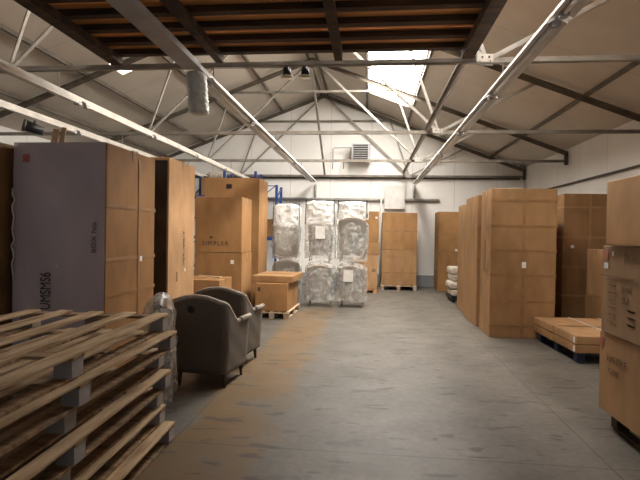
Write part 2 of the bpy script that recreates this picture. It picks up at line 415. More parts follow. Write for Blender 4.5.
def tube_path(bm, pts, r, n=8):
    rings = []
    for i, p in enumerate(pts):
        a, b = pts[max(0, i-1)], pts[min(len(pts)-1, i+1)]
        d = (b-a).normalized(); up = Vector((0, 0, 1)) if abs(d.z) < .9 else Vector((0, 1, 0))
        s = d.cross(up).normalized(); u = s.cross(d)
        rings.append([bm.verts.new(p + (s*math.cos(2*math.pi*k/n) + u*math.sin(2*math.pi*k/n))*r) for k in range(n)])
    for a, b in zip(rings, rings[1:]):
        for k in range(n): bm.faces.new((a[k], a[(k+1) % n], b[(k+1) % n], b[k]))
    bm.faces.new(rings[0][::-1]); bm.faces.new(rings[-1])
    return bm
def armchair(label, loc, rz, group=None, weave='weave', name='wicker_armchair', hole=True, cat='armchair', leg='leg_wood'):
    t = thing(name, label, cat, loc, rz, group)
    bm, rim = shell_bm(); obj('woven_shell', bm, M[weave], t, True)
    obj('rim', tube_path(bmesh.new(), rim, .022), M['wicker_trim'], t, True)
    # broad arm pads curling over the sides
    for s in (-1, 1):
        bm = bmesh.new(); prs = [Vector((s*(.296 + .012*math.sin(a*2)), y, .628)) for a, y in [(i/8, .02 + .25*i/8) for i in range(9)]]
        tube_path(bm, prs, .026, 10); obj('arm_rest', bm, M['wicker_trim'], t, True)
    bm = B(-.235, .235, -.22, .27, .30, .42, bev=.03); obj('seat_cushion', bm, M['cushion'], t, True)
    obj('seat_base', B(-.245, .245, -.235, .255, .15, .295, bev=.01), M[weave], t)
    for sx, sy in ((-1, -1), (1, -1), (-1, 1), (1, 1)):
        bm = bmesh.new(); cyl(bm, (sx*.235, sy*.24 if sy > 0 else -.23, 0), (sx*.225, sy*.235 if sy > 0 else -.225, .13), .014, 10, .022); obj('leg', bm, M[leg], t, True)
    if hole:
        bm = bmesh.new(); bmesh.ops.create_uvsphere(bm, u_segments=16, v_segments=8, radius=1, matrix=Matrix.Translation((-.06, -.352, .765)) @ Matrix.Rotation(R(9), 4, 'X') @ Matrix.Diagonal((.045, .012, .042, 1)))
        obj('hand_hole', bm, M['black'], t, True)
    return t
def hull_bm(wx, wy, z0, z1, seed, n=56, m=30, crumple=.018, top_pinch=.55, arch=.08, wavez=1.0, flare=0.0, close_bottom=False):
    """loose polythene hood: superellipse rings with creases, domed at the top"""
    bm = bmesh.new(); rings = []
    for j in range(m+1):
        v = j/m; z = z0 + (z1-z0)*v
        k = 1.0 if v < .82 else math.sqrt(max(0.0, 1-((v-.82)/.18)**2))*(1-top_pinch) + top_pinch
        k *= 1 + flare*(1-v)
        ring = []
        for i in range(n):
            a = 2*math.pi*i/n; c, s = math.cos(a), math.sin(a); e = .55
            x = wx*k*math.copysign(abs(c)**e, c); y = wy*k*math.copysign(abs(s)**e, s)
            p = Vector((x*9 + seed*7.7, y*9, z*5*wavez + seed))
            q = noise.noise(p) + .5*noise.noise(p*2.3)
            ridge = 1 - abs(noise.noise(Vector((x*6+seed, y*6 - seed, z*9)))) * 2
            dd = crumple*q + crumple*.5*ridge
            ring.append(bm.verts.new((x + dd*c*1.2, y + dd*s*1.2, z + (-arch*(abs(x)/wx)**3 if v > .8 else 0)*(v-.8)/.2 + (crumple*.6*q if j in (0, m) else 0))))
        rings.append(ring)
    for a, b in zip(rings, rings[1:]):
        for i in range(n): bm.faces.new((a[i], a[(i+1) % n], b[(i+1) % n], b[i]))
    bm.faces.new(rings[-1])
    return bm

# ------------------------------------------------------------------ the hall
XR, XL, XC = 4.42, -7.30, -1.44            # right wall, left wall, ridge
Y0, Y1 = -1.6, 14.75
ZE, ZR = 3.53, 5.76                        # eaves, ridge
SL = (ZR-ZE)/(XR-XC)
TIE = 3.22
def roofz(x): return ZR - SL*abs(x-XC)
struct('floor', B(XL-.2, XR+.2, Y0, Y1+.2, -.1, 0), M['floor'])
# gable wall
bm = bmesh.new(); pr = [(XL-.2, 0), (XR+.2, 0), (XR+.2, ZE-.03), (XC, ZR+.02), (XL-.2, ZE-.03)]
f1 = [bm.verts.new((x, Y1, z)) for x, z in pr]; f2 = [bm.verts.new((x, Y1+.2, z)) for x, z in pr]
bm.faces.new(f1); bm.faces.new(f2[::-1])
for i in range(5): bm.faces.new((f1[i], f2[i], f2[(i+1) % 5], f1[(i+1) % 5]))
struct('wall_back', bm, M['wall'])
struct('wall_right', B(XR, XR+.2, Y0, Y1, 0, ZE), M['wall_side'])
struct('wall_left', B(XL-.2, XL, Y0, Y1, 0, ZE), M['wall_side'])
struct('baseboard_back', B(XL, XR, Y1-.012, Y1, 0, .33), M['band'])
# rooflights as (side, offset0, offset1, y0, y1)
OFF = [0, .1, 1.44, 2.48, 3.75, 4.95, (XR-XC)]
LIGHTS = [(1, 1.34, 2.42, 7.3, 13.0), (1, 1.34, 2.42, 2.4, 6.2), (-1, 3.12, 3.34, 8.45, 9.0)]  # middle one is unseen, added and sized to brighten the near right
def roof_side(s):
    bm = bmesh.new()
    ys = sorted({Y0, Y1+.2} | {l[3] for l in LIGHTS if l[0] == s} | {l[4] for l in LIGHTS if l[0] == s})
    os_ = sorted({0, XR-XC+.2} | {l[1] for l in LIGHTS if l[0] == s} | {l[2] for l in LIGHTS if l[0] == s})
    for a, b in zip(os_, os_[1:]):
        for c, d in zip(ys, ys[1:]):
            if any(l[0] == s and l[1] <= a and b <= l[2] and l[3] <= c and d <= l[4] for l in LIGHTS): continue
            q = [(a, c), (b, c), (b, d), (a, d)]
            lo = [bm.verts.new((XC+s*o, y, ZR-SL*o)) for o, y in q]; hi = [bm.verts.new((XC+s*o, y, ZR-SL*o+.06)) for o, y in q]
            bm.faces.new(lo); bm.faces.new(hi[::-1])
            for i in range(4): bm.faces.new((lo[i], hi[i], hi[(i+1) % 4], lo[(i+1) % 4]))
    bmesh.ops.remove_doubles(bm, verts=bm.verts, dist=.0005)
    return bm
rf = roof_side(1)
struct('ceiling', rf, M['roof']); struct('ceiling', roof_side(-1), M['roof'])
for i, (s, a, b, c, d) in enumerate(LIGHTS):
    bm = bmesh.new()
    vs = [bm.verts.new((XC+s*o, y, ZR-SL*o+.03)) for o, y in ((a, c), (b, c), (b, d), (a, d))]
    vt = [bm.verts.new((v.co.x, v.co.y, v.co.z+.01)) for v in vs]
    bm.faces.new(vs); bm.faces.new(vt[::-1])
    for k in range(4): bm.faces.new((vs[k], vt[k], vt[(k+1) % 4], vs[(k+1) % 4]))
    struct('window_%d' % (i+1), bm, M['sky_pane'] if s > 0 else M['sky_pane_left'])

# ------------------------------------------------------------------ roof steel
TY = [1.8, 5.0, 8.4, 11.6, 14.62]
def truss(label, y):
    t = thing('roof_truss', label, 'roof truss', (0, y, 0), 0, 'steel roof trusses')
    he = .09                                        # purlin space above the rafter
    for s in (-1, 1):
        e = (XR-XC) - .03
        p = (XC, 0, ZR-he); q = (XC+s*e, 0, ZR-SL*e-he)
        bm = bmesh.new(); bar(bm, p, q, .09, .012); bar(bm, (p[0], 0, p[2]-.045), (q[0], 0, q[2]-.045), .012, .09)
        obj('rafter', bm, M['steel_brown'], t)
        g = .02
        def rz(o): return ZR-SL*o-he-.04
        node = (XC+s*2.54, g, TIE)
        def strut(name, a, b, w, m='steel_web'):
            bm = bmesh.new(); angle_bar(bm, a, b, w); obj(name, bm, M[m], t)
        strut('web_strut', (XC+s*.03, g, rz(.05)), node, .045)
        strut('web_strut', (XC+s*1.95, g, rz(1.95)), node, .04)
        strut('web_strut', (node[0], g+.02, TIE), (XC+s*4.15, g+.02, rz(4.15)), .045)
        bm = B(node[0]-.085, node[0]+.075, -.006, .006, TIE-.025, TIE+.085); obj('gusset_plate', bm, M['steel_pale'], t)
        bm = bmesh.new()
        for k, (dx, dz) in enumerate(((-.055, .01), (.045, .01), (-.03, .055), (.035, .055))):
            cyl(bm, (node[0]+dx, -.014, TIE+dz), (node[0]+dx, -.004, TIE+dz), .011, 8)
        obj('bolts', bm, M['steel_dark'], t)
        obj('bearing_shoe', B(XC+s*(e-.02)-.03, XC+s*(e-.02)+.03, -.04, .04, TIE-.06, rz(e)+.02), M['steel_dark'], t)
    bm = bmesh.new(); bar(bm, (XL+.02, 0, TIE), (XR-.02, 0, TIE), .06, .01); bar(bm, (XL+.02, .025, TIE+.03), (XR-.02, .025, TIE+.03), .01, .06)
    obj('bottom_tie', bm, M['steel'], t)
    zc = ZR-SL*1.95-he-.06
    bm = bmesh.new(); angle_bar(bm, (XC-1.93, .04, zc), (XC+1.93, .04, zc), .045); obj('collar_tie', bm, M['steel'], t)
    return t
names = ['nearest steel roof truss, overhead behind the timber platform', 'steel roof truss at the far edge of the timber platform',
         'steel roof truss midway down the hall, in front of the rooflight', 'steel roof truss second from the white gable wall', 'steel roof truss set against the white gable wall']
for y, l in zip(TY, names): truss(l, y)
pn = ['beside the ridge', 'second down from the ridge', 'third down from the ridge', 'fourth down from the ridge', 'lowest, near the eaves']
for s, sn in ((1, 'right'), (-1, 'left')):
    for o, l in zip((.1, 1.29, 2.47, 3.72, 4.92), pn):
        x = XC+s*o; z = ZR-SL*o-.035
        bm = bmesh.new(); bar(bm, (x, Y0, z), (x, Y1-.02, z), .05, .06)
        tag(obj('roof_purlin', bm, M['steel_brown']), 'long steel purlin on the %s roof slope, %s' % (sn, l), 'roof purlin', 'purlins under the roof lining')
# eaves / gable beam
tag(obj('gable_beam', B(XL+.05, XR-.14, Y1-.09, Y1-.02, TIE-.05, TIE+.03), M['steel_dark']), 'dark horizontal steel beam across the white gable wall at eaves height', 'beam')
# long runner under the ties on the right of the platform
bm = bmesh.new(); bar(bm, (.93, 5.02, TIE+.12), (.93, 14.5, TIE+.12), .075, .012); bar(bm, (.93, 5.02, TIE+.07), (.93, 14.5, TIE+.07), .012, .09)
tag(obj('runner_beam', bm, M['steel']), 'long dark steel runner resting on the truss ties, right edge of the timber platform to the gable wall', 'beam')
bm = bmesh.new(); angle_bar(bm, (XC, 11.25, ZR-.25), (XC+.06, 14.55, TIE+.05), .05)
tag(obj('sway_brace', bm, M['steel']), 'sloping steel brace from the roof ridge down to the gable wall beam', 'brace')

# timber platform lying on the first two truss ties
pl = thing('timber_platform', 'dark timber loft platform of joists and orange-brown boards lying on the roof ties', 'platform', (0, 0, 3.25))
for k, x in enumerate((-2.70, -1.58, -.35, .92)):
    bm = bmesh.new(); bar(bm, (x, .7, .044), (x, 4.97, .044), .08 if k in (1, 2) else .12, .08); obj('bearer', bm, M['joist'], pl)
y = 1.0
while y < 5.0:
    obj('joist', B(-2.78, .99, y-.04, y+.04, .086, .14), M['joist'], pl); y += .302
for i in range(19):
    yy = .85 + i*.217
    obj('floor_board', B(-2.76, .97, yy, yy+.207, .142, .17), M['plank'], pl)
pl['kind'] = 'thing'
del pl['kind']

# ------------------------------------------------------------------ hanging strip lighting
def strip(label, x, y0, y1, z, group='strip light runs', tray_to=None, k=1.25, mat='white_metal'):
    t = thing('strip_light', label, 'strip light', (x, 0, z), 0, group)
    obj('trunking', B(-.024*k, .024*k, y0, y1, .05, .09), M[mat], t)
    y = y0 + .1; i = 0
    while y < y1 - .6:
        L = min(1.8, y1-y-.05)
        if tray_to and y < tray_to:
            L = tray_to - y
            bm = bmesh.new(); box(bm, -.085, .085, y, y+L, .0, .012); box(bm, -.085, -.075, y, y+L, .012, .05); box(bm, .075, .085, y, y+L, .012, .05)
            obj('cable_tray', bm, M['grey_metal'], t); y += L + .42; continue
        bm = bmesh.new()           # trapezoid reflector
        pr = [(-.045*k, .05), (-.075*k, .0), (-.068*k, .0), (0, .035), (.068*k, .0), (.075*k, .0), (.045*k, .05)]
        a = [bm.verts.new((px, y, pz)) for px, pz in pr]; b = [bm.verts.new((px, y+L, pz)) for px, pz in pr]
        bm.faces.new(a); bm.faces.new(b[::-1])
        for q in range(len(pr)): bm.faces.new((a[q], b[q], b[(q+1) % 7], a[(q+1) % 7]))
        f = obj('batten', bm, M[mat], t)
        bm = bmesh.new(); cyl(bm, (0, y+.06, .012), (0, y+L-.06, .012), .016, 10); obj('fluorescent_tube', bm, M['tube'], f, True)
        for yy in (y+.035, y+L-.035): obj('end_cap', B(-.03, .03, yy-.025, yy+.025, -.012, .03), M['grey_metal'], f)
        y += L + .09; i += 1
    for yy in TY[1:-1]:
        if y0 < yy < y1: 
            bm = bmesh.new(); cyl(bm, (0, yy, .09), (0, yy, TIE-z-.005), .006, 6); obj('hanger', bm, M['steel'], t)
    return t
strip('white strip light run hanging left of the aisle, ending at the gable wall', -1.66, 1.6, 14.5, 3.0, tray_to=4.38)
strip('white strip light run hanging above the right-hand row of tall boxes', 1.27, 1.6, 14.5, 3.0, k=1.05)
strip('white strip light run hanging over the left-hand boxes', -3.38, 1.6, 13.4, 2.95, k=.42, mat='steel_pale')
strip('strip light run farthest left, passing behind the big wrapped box', -4.45, 3.2, 13.0, 2.96, k=.38, mat='steel_pale')

# silver roll hanging under the strip
bg = thing('foil_duct', 'silver crumpled foil duct roll hanging beneath the left strip light run', 'duct', (-1.665, 4.60, 2.635), 0)
bm = bmesh.new(); n = 24; rings = []
for j in range(22):
    v = j/21; z = .40*v; rad = .098 + .004*math.sin(j*2.1) - (.02 if j in (0, 21) else 0)
    cx = -.035*(v) ; rings.append([bm.verts.new((cx + rad*math.cos(2*math.pi*i/n)*(1+.08*noise.noise(Vector((i, j*.6, 0)))), rad*math.sin(2*math.pi*i/n), z)) for i in range(n)])
for a, b in zip(rings, rings[1:]):
    for i in range(n): bm.faces.new((a[i], a[(i+1) % n], b[(i+1) % n], b[i]))
bm.faces.new(rings[0][::-1]); bm.faces.new(rings[-1])
obj('foil_sleeve', bm, M['foil'], bg, True)
bm = bmesh.new(); tube_path(bm, [Vector((-.035, 0, .39)), Vector((-.035, .0, .41)), Vector((-.035, .0, .435))], .008); obj('hanging_strap', bm, M['black'], bg)

# small lamps under the second truss tie
def lamp(label, loc, s=1.0, tilt=0, group=None):
    t = thing('hanging_lamp', label, 'lamp', loc, 0, group)
    bm = bmesh.new(); cyl(bm, (0, 0, -.02*s), (0, 0, -.13*s), .045*s, 16, .055*s); obj('lamp_body', bm, M['black'], t, True)
    bm = bmesh.new(); cyl(bm, (0, 0, -.13*s), (0, 0, -.145*s), .075*s, 20, .085*s); obj('lamp_face', bm, M['brass'], t, True)
    bm = bmesh.new(); cyl(bm, (0, 0, -.02*s), (0, 0, .0), .008, 8); obj('stem', bm, M['black'], t)
    return t
lamp('left one of two small black lamps hanging under the truss tie', (-.88, 4.98, TIE-.005), .8, group='small black lamps under the tie')
lamp('right one of two small black lamps hanging under the truss tie', (-.69, 4.98, TIE-.005), .8, group='small black lamps under the tie')
sp = thing('spotlight', 'black spotlight hanging over the big wrapped box at far left', 'spotlight', (-4.45, 6.1, 2.955))
bm = bmesh.new(); cyl(bm, (-.07, -.09, -.10), (.08, .05, -.15), .075, 16, .06); obj('lamp_housing', bm, M['black'], sp, True)
obj('bracket', B(-.012, .012, -.012, .012, -.07, -.012), M['black'], sp)
bm = bmesh.new(); cyl(bm, (-.09, -.11, -.094), (-.07, -.09, -.10), .08, 16); obj('lens_ring', bm, M['steel_dark'], sp, True)

# ------------------------------------------------------------------ fittings on the gable wall
ht = thing('wall_heater', 'grey louvred unit heater mounted high on the gable wall', 'heater', (-.30, Y1-.5, 3.66))
obj('casing', B(-.28, .28, 0, .38, 0, .48, bev=.012), M['grey_metal'], ht)
obj('grille', B(-.23, .19, -.012, .0, .03, .45), M['black'], ht)
for k in range(6):
    bm = bmesh.new(); bar(bm, (-.22, -.02, .07+k*.065), (.18, -.02, .07+k*.065), .03, .012); obj('louvre', bm, M['pipe'], ht)
obj('bracket', B(-.20, .20, .38, .498, .1, .14), M['pipe'], ht)
bm = tube_path(bmesh.new(), [Vector(p) for p in ((-.28, .25, .40), (-.80, .25, .40), (-.84, .25, .36), (-.84, .25, -.22))], .016); obj('feed_pipe', bm, M['pipe'], ht, True)
bm = tube_path(bmesh.new(), [Vector(p) for p in ((-.28, .25, .06), (-.52, .25, .06), (-.52, .25, -.22))], .014); obj('return_pipe', bm, M['pipe'], ht, True)
bm = bmesh.new()
for p, q in (((-3.3, 0, 0), (2.0, 0, 0)),): cyl(bm, p, q, .048, 12)
wp = obj('wall_pipe', bm, M['pipe'], None, True); wp.location = (0, Y1-.065, 2.55)
tag(wp, 'long grey pipe running level across the gable wall above the wrapped chairs', 'pipe')
for x, l in ((-1.66, 'grey drop pipe from the left strip light to the level wall pipe'), (1.27, 'grey drop pipe from the right strip light to the level wall pipe')):
    bm = bmesh.new(); cyl(bm, (0, 0, 0), (0, 0, .39), .035, 10); o = obj('drop_pipe', bm, M['pipe'], None, True); o.location = (x, Y1-.07, 2.60); tag(o, l, 'pipe')
bm = bmesh.new(); cyl(bm, (0, 0, .02), (0, 0, 3.0), .028, 10); o = obj('wall_conduit', bm, M['white_metal'], None, True); o.location = (.31, Y1-.14, 0)
tag(o, 'slim white upright conduit on the gable wall between two box stacks', 'conduit')
o = obj('wall_cabinet', B(.40, 1.0, Y1-.16, Y1-.10, 2.28, 2.98, bev=.01), M['white_metal']); tag(o, 'flat white board panel hung on the gable wall above the pallet box stack', 'panel')
o = obj('wall_rail', B(XR-.05, XR-.005, 1.0, Y1-.1, 2.70, 2.735), M['steel_dark']); tag(o, 'thin dark cable rail running level along the right wall', 'rail')

# ------------------------------------------------------------------ cartons, right side
G = 'tall boxes of the right row'
t = carton('tall_carton', 'front tall brown box of the right row, taped in a grid, white tag', 1.80, 2.74, 7.55, 8.22, 0, 2.23, 'card', tape='top', wrap=False,
           bands=(.08, .245, .42, .585, .75, .92), vbands=(.5,), group=G, tag_at=[(.51, .49, .06, .09, 'paper')])
for v_, z_, h_ in ((.2, 1.0, .3), (.35, .9, .22), (.62, 1.15, .35), (.8, .7, .25), (.45, 1.7, .2)): side_mark(t, -1, v_, z_, .02, h_, 'ink_faint')
side_mark(t, -1, .5, 1.2, .05, .5, 'ink_faint')
t = carton('tall_carton', 'tall brown box second in the right row, directly behind the grid-taped one', 1.78, 2.80, 8.40, 9.40, 0, 2.20, 'card', wrap=False, bands=(.25, .5, .75), group=G)
t = carton('tall_carton', 'tall brown box third in the right row, shorter than those in front', 1.86, 2.80, 9.75, 10.65, 0, 2.14, 'card', wrap=False, bands=(.3, .6), group=G)
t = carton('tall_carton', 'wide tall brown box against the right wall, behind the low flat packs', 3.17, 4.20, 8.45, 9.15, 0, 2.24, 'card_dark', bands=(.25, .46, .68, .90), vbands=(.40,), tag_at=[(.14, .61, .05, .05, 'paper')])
carton('carton', 'lower of two smaller stacked boxes by the right wall behind the near stack', 3.43, 4.2, 7.55, 8.2, 0, .62, 'card', group='small box pair by the right wall')
carton('carton', 'upper of two smaller stacked boxes by the right wall behind the near stack', 3.44, 4.19, 7.56, 8.19, .625, 1.34, 'card_light', group='small box pair by the right wall', tag_at=[(.5, .5, .04, .12, 'ink_faint')])
# far right, by the gable wall
carton('tall_carton', 'tall brown box alone at the far right end of the aisle by the gable wall', 1.85, 2.78, 13.6, 14.4, 0, 2.17, 'card_orange', bands=(.28, .5, .72), tag_at=[(.52, .52, .06, .06, 'paper')])
# near right stack on its pallet
pallet('dark wooden pallet under the three boxes stacked at the right edge', .86, 1.2, .14, (2.36, 3.50, 0), 0, mat='joist')
t = carton('carton', 'bottom box of the near right stack, standing on the dark pallet', 1.86, 2.86, 2.95, 4.16, .145, .765, 'card_light', tape='top', group='boxes of the near right stack')
side_text(t, 'HANDLE', .075, -1, .88, .40, 'ink_faint'); side_text(t, 'CARE', .065, -1, .86, .31, 'ink_faint')
side_mark(t, -1, .955, .54, .05, .07, 'paper_red', 'round_mark')
t = carton('carton', 'middle box of the near right stack, side printed with lines of text', 1.84, 2.84, 2.95, 4.10, .77, 1.45, 'card_grey', group='boxes of the near right stack')
side_text(t, 'Rom', .10, -1, .70, .54, 'ink_faint')
for k in range(2): side_mark(t, -1, .80-.1*k, .45-.028*k, .5, .008, 'ink_faint')
for k in range(6): side_mark(t, -1, .84, .38-.055*k, .10+.03*(k % 2), .014, 'ink_faint'); side_mark(t, -1, .60, .22-.05*(k % 3), .10, .012, 'ink_faint')
side_text(t, 'BOX', .07, -1, .72, .33, 'ink_faint'); side_text(t, '023', .07, -1, .72, .25, 'ink_faint')
side_mark(t, -1, .925, .61, .05, .07, 'paper_red', 'round_mark'); side_mark(t, -1, .93, .525, .07, .045, 'paper', 'white_sticker'); side_mark(t, -1, .84, .62, .025, .035, 'paper', 'round_sticker')
t = carton('carton', 'top box of the near right stack, plain and highest', 1.80, 2.80, 2.85, 3.97, 1.455, 1.94, 'card_light', group='boxes of the near right stack')
# low flat packs
G = 'flat packs on the blue pallet'
pallet('dark blue plastic pallet under the two flat packs in the right aisle', 1.15, 1.25, .13, (3.05, 6.80, 0), R(2), mat='blue_black', name='plastic_pallet')
for k, l in enumerate(('lower flat pack box on the dark blue pallet', 'upper flat pack box on the dark blue pallet, strapped across its top')):
    t = carton('flat_carton', l, 2.44, 3.66, 6.12, 7.50, .135+k*.105, .235+k*.105, 'card' if k == 0 else 'card_light', tape='top', group=G, rz=R(2))
    if k == 1:
        for xx in (-.12, .30):
            bm = bmesh.new(); box(bm, xx, xx+.012, -.70, .70, .101, .106); box(bm, xx, xx+.012, -.703, -.698, -.10, .106); obj('strap', bm, M['white_metal'], t)
    side_mark(t, -1, .03, .05, .04, .07, 'paper', 'corner_label')
# bagged goods on a low black base
t = thing('low_trolley', 'low black base under white bags at the foot of the right row', 'trolley', (2.12, 11.75, 0))
obj('deck', B(-.26, .5, -.4, .4, .07, .13), M['black'], t)
for sx in (-.2, .4):
    for sy in (-.3, .3):
        bm = bmesh.new(); cyl(bm, (sx-.02, sy, .035), (sx+.02, sy, .035), .035, 12); obj('wheel', bm, M['black'], t, True)
for k, (z, dx, l) in enumerate(((.13, .02, 'bottom'), (.30, -.02, 'second from bottom'), (.47, .03, 'third from bottom'), (.63, .0, 'top'))):
    bm = B(-.25, .45, -.36, .36, 0, .155, bev=.055)
    bmesh.ops.subdivide_edges(bm, edges=bm.edges[:], cuts=2, use_grid_fill=True)
    for v in bm.verts: v.co += v.co.normalized()*.012*noise.noise(v.co*7+Vector((k, 0, 0)))
    o = obj('white_sack', bm, M['white_bag'], None, True); o.location = (2.10+dx, 11.75, z+.006)
    tag(o, '%s white sack in the small pile on the black base' % l, 'sack', 'white sacks on the black base')

# far middle stacks
for k, (z0, z1) in enumerate(((.145, 1.10), (1.105, 2.12))):
    t = carton('carton', ('lower' if k == 0 else 'upper') + ' box of the wide stack on the pale pallet by the gable wall', .33, 1.27, 13.5, 14.35, z0, z1, 'card_orange' if k else 'card', group='wide box stack by the gable wall', bands=(.5,) if k else (.35,), tape='top')
    if k == 0: front_text(t, 'FRAGILE', .09, .12, .72, 'ink_faint'); 
pallet('pale wooden pallet under the wide box stack by the gable wall', .98, .85, .14, (.80, 13.92, 0), 0, pale=True)
pallet('reddish brown pallet under the narrow box stack behind the wrapped chairs', .60, .8, .10, (-.10, 13.1, 0), 0, mat='plank')
carton('carton', 'lower box of the narrow stack behind the wrapped chairs', -.42, .20, 12.7, 13.5, .105, .98, 'card_light', group='narrow box stack', tag_at=[(.85, .55, .10, .08, 'ink_faint')])
carton('carton', 'middle box of the narrow stack behind the wrapped chairs', -.42, .24, 12.7, 13.5, .985, 1.30, 'card', group='narrow box stack')
carton('carton', 'upper box of the narrow stack behind the wrapped chairs', -.43, .22, 12.72, 13.5, 1.305, 2.11, 'card_orange', group='narrow box stack', tag_at=[(.9, .8, .05, .05, 'paper')])

# ------------------------------------------------------------------ cartons, left side
t = carton('tall_carton', 'big wrapped box at near left with letters printed up its greyish front', -3.10, -2.27, 4.02, 4.98, 0, 2.26, 'card_brown_shaded', bands=(.41, .55, .76), tape='both')
obj('warning_label', B(-.335, -.275, -.514, -.511, 2.08, 2.15), M['paper_red'], t)
W_, D_ = t['W'], t['D']
bm = bmesh.new(); nx, nz = 14, 24      # film over the front only, its tint standing for cool daylight
g = [[bm.verts.new((-W_/2-.012 + (W_+.016)*i/nx, -D_/2-.024+.006*noise.noise(Vector((i*.8, j*.5, 2))), .02+(2.235)*j/nz)) for i in range(nx+1)] for j in range(nz+1)]
for j in range(nz):
    for i in range(nx): bm.faces.new((g[j][i], g[j][i+1], g[j+1][i+1], g[j+1][i]))
o = obj('tinted_film', bm, M['stretch'], t, True); o['label'] = 'greyish film over the front, cool daylight put into its tint'
o = front_text(t, 'UMSMS6', .135, .45, .80, 'ink', up=True, sx=.66); o.location.y = -D_/2-.034
o = front_text(t, 'BOX No.', .06, .93, 1.30, 'ink_faint', up=True, sx=1.2); o.location.y = -D_/2-.034
obj('sticker', B(-.02, 0, -D_/2-.036, -D_/2-.030, 1.17, 1.19), M['paper'], t)
bm = tube_path(bmesh.new(), [Vector((-W_/2 + .012*math.sin(i*1.9), -D_/2-.04 + .008*math.cos(i*2.7), 1.05 + .05*i)) for i in range(17)], .007, 6)
o = obj('film_fold', bm, M['film_thick'], t, True); o['label'] = 'twisted fold of clear film'
obj('side_label', B(W_/2+.0065, W_/2+.0085, .14, .19, 1.20, 1.25), M['paper'], t)
bm = bmesh.new(); 
for yy in (-.02,): box(bm, W_/2+.0065, W_/2+.008, .10, .135, .02, 2.2)
obj('edge_tape', bm, M['tape_dark'], t)
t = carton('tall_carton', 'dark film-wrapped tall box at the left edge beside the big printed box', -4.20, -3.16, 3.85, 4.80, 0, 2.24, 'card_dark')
W_, D_ = t['W'], t['D']
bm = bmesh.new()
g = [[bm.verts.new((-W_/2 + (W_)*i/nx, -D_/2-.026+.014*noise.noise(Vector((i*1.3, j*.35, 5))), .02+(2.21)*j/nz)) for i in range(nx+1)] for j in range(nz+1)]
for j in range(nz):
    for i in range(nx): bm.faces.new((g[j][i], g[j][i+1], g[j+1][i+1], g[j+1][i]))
obj('tinted_film', bm, M['stretch_dark'], t, True)
# torn card lying on top of the big box
bm = bmesh.new()
for i, (a, b2, c) in enumerate(((0, .03, .20), (.05, -.02, .18), (.10, .01, .21))):
    bar(bm, (a, b2, 0), (a+.012, b2+.04, c), .05, .006)
o = obj('cardboard_scrap', bm, M['wood_pale']); o.location = (-3.07, 4.42, 2.278)
tag(o, 'torn scraps of pale cardboard standing on top of the big wrapped box', 'cardboard scrap')
t = carton('tall_carton', 'narrow tall box standing behind the big wrapped box, pale side to the aisle', -3.30, -2.43, 5.72, 6.60, 0, 2.40, 'card_light', bands=(), tape='both')
bm = B(-t['W']/2-.01, t['W']/2-.02, -t['D']/2-.014, -t['D']/2-.008, .02, 2.36); o = obj('shade_sheet', bm, M['gap_shade'], t); o['label'] = 'dark sheet over the front face, painted shade of the gap'  # sheet added to darken the front inside the gap
side_text(t, 'HDR 190617', .085, 1, .60, 1.05, 'ink_faint', up=True)
side_mark(t, 1, .3, .93, .05, .12, 'ink_faint'); side_mark(t, 1, .60, 1.0, .03, .04, 'paper', 'sticker')
# stack of two with small one in front
t = carton('carton', 'lower box of the tall pair behind the armchairs on the left', -3.10, -2.24, 8.45, 9.15, 0, 1.14, 'card_orange', group='box pair behind the armchairs', tag_at=[(.80, .86, .06, .07, 'paper')])
t = carton('carton', 'upper box of the tall pair behind the armchairs on the left', -3.10, -2.25, 8.45, 9.15, 1.145, 2.13, 'card_orange', group='box pair behind the armchairs')
front_text(t, 'SIMPLER', .11, .16, .10, 'ink', spacing=1.25)
obj('printed_mark', B(-.15, -.10, -.364, -.362, .25, .28), M['ink'], t)
t = carton('tall_carton', 'tallest box on the left, behind the box pair, with a dark square mark', -3.35, -2.22, 9.65, 10.45, 0, 2.60, 'card_orange', tag_at=[(.45, .935, .11, .09, 'black')], bands=())
t = carton('carton', 'low box in front of the tall pair, a loose batten on top', -3.05, -2.36, 7.55, 8.25, 0, .74, 'card_orange')
bm = bmesh.new(); bar(bm, (-.22, .1, .0), (.22, -.12, .0), .035, .02)
o = obj('timber_batten', bm, M['wood_pale']); o.location = (-2.60, 7.80, .775); o.rotation_euler = (0, R(0), 0)
tag(o, 'pale loose timber batten lying on the low box behind the armchairs', 'batten')
# pallet with box and lid in the middle
pallet('pale wooden pallet under the box with the overhanging lid carton', .62, 1.1, .13, (-1.68, 9.0, 0), R(-2), pale=True, boards=5)
t = carton('carton', 'squarish box on the small pale pallet, under the flat lid carton', -1.98, -1.40, 8.45, 9.50, .135, .62, 'card_orange', tape='', rz=R(-2), group='boxes on the small pallet', tag_at=[(.13, .78, .05, .07, 'ink')])
t = carton('flat_carton', 'flat carton lying like a lid on the squarish box', -2.06, -1.33, 8.55, 9.62, .625, .745, 'card', rz=R(-2), group='boxes on the small pallet', tape='top')
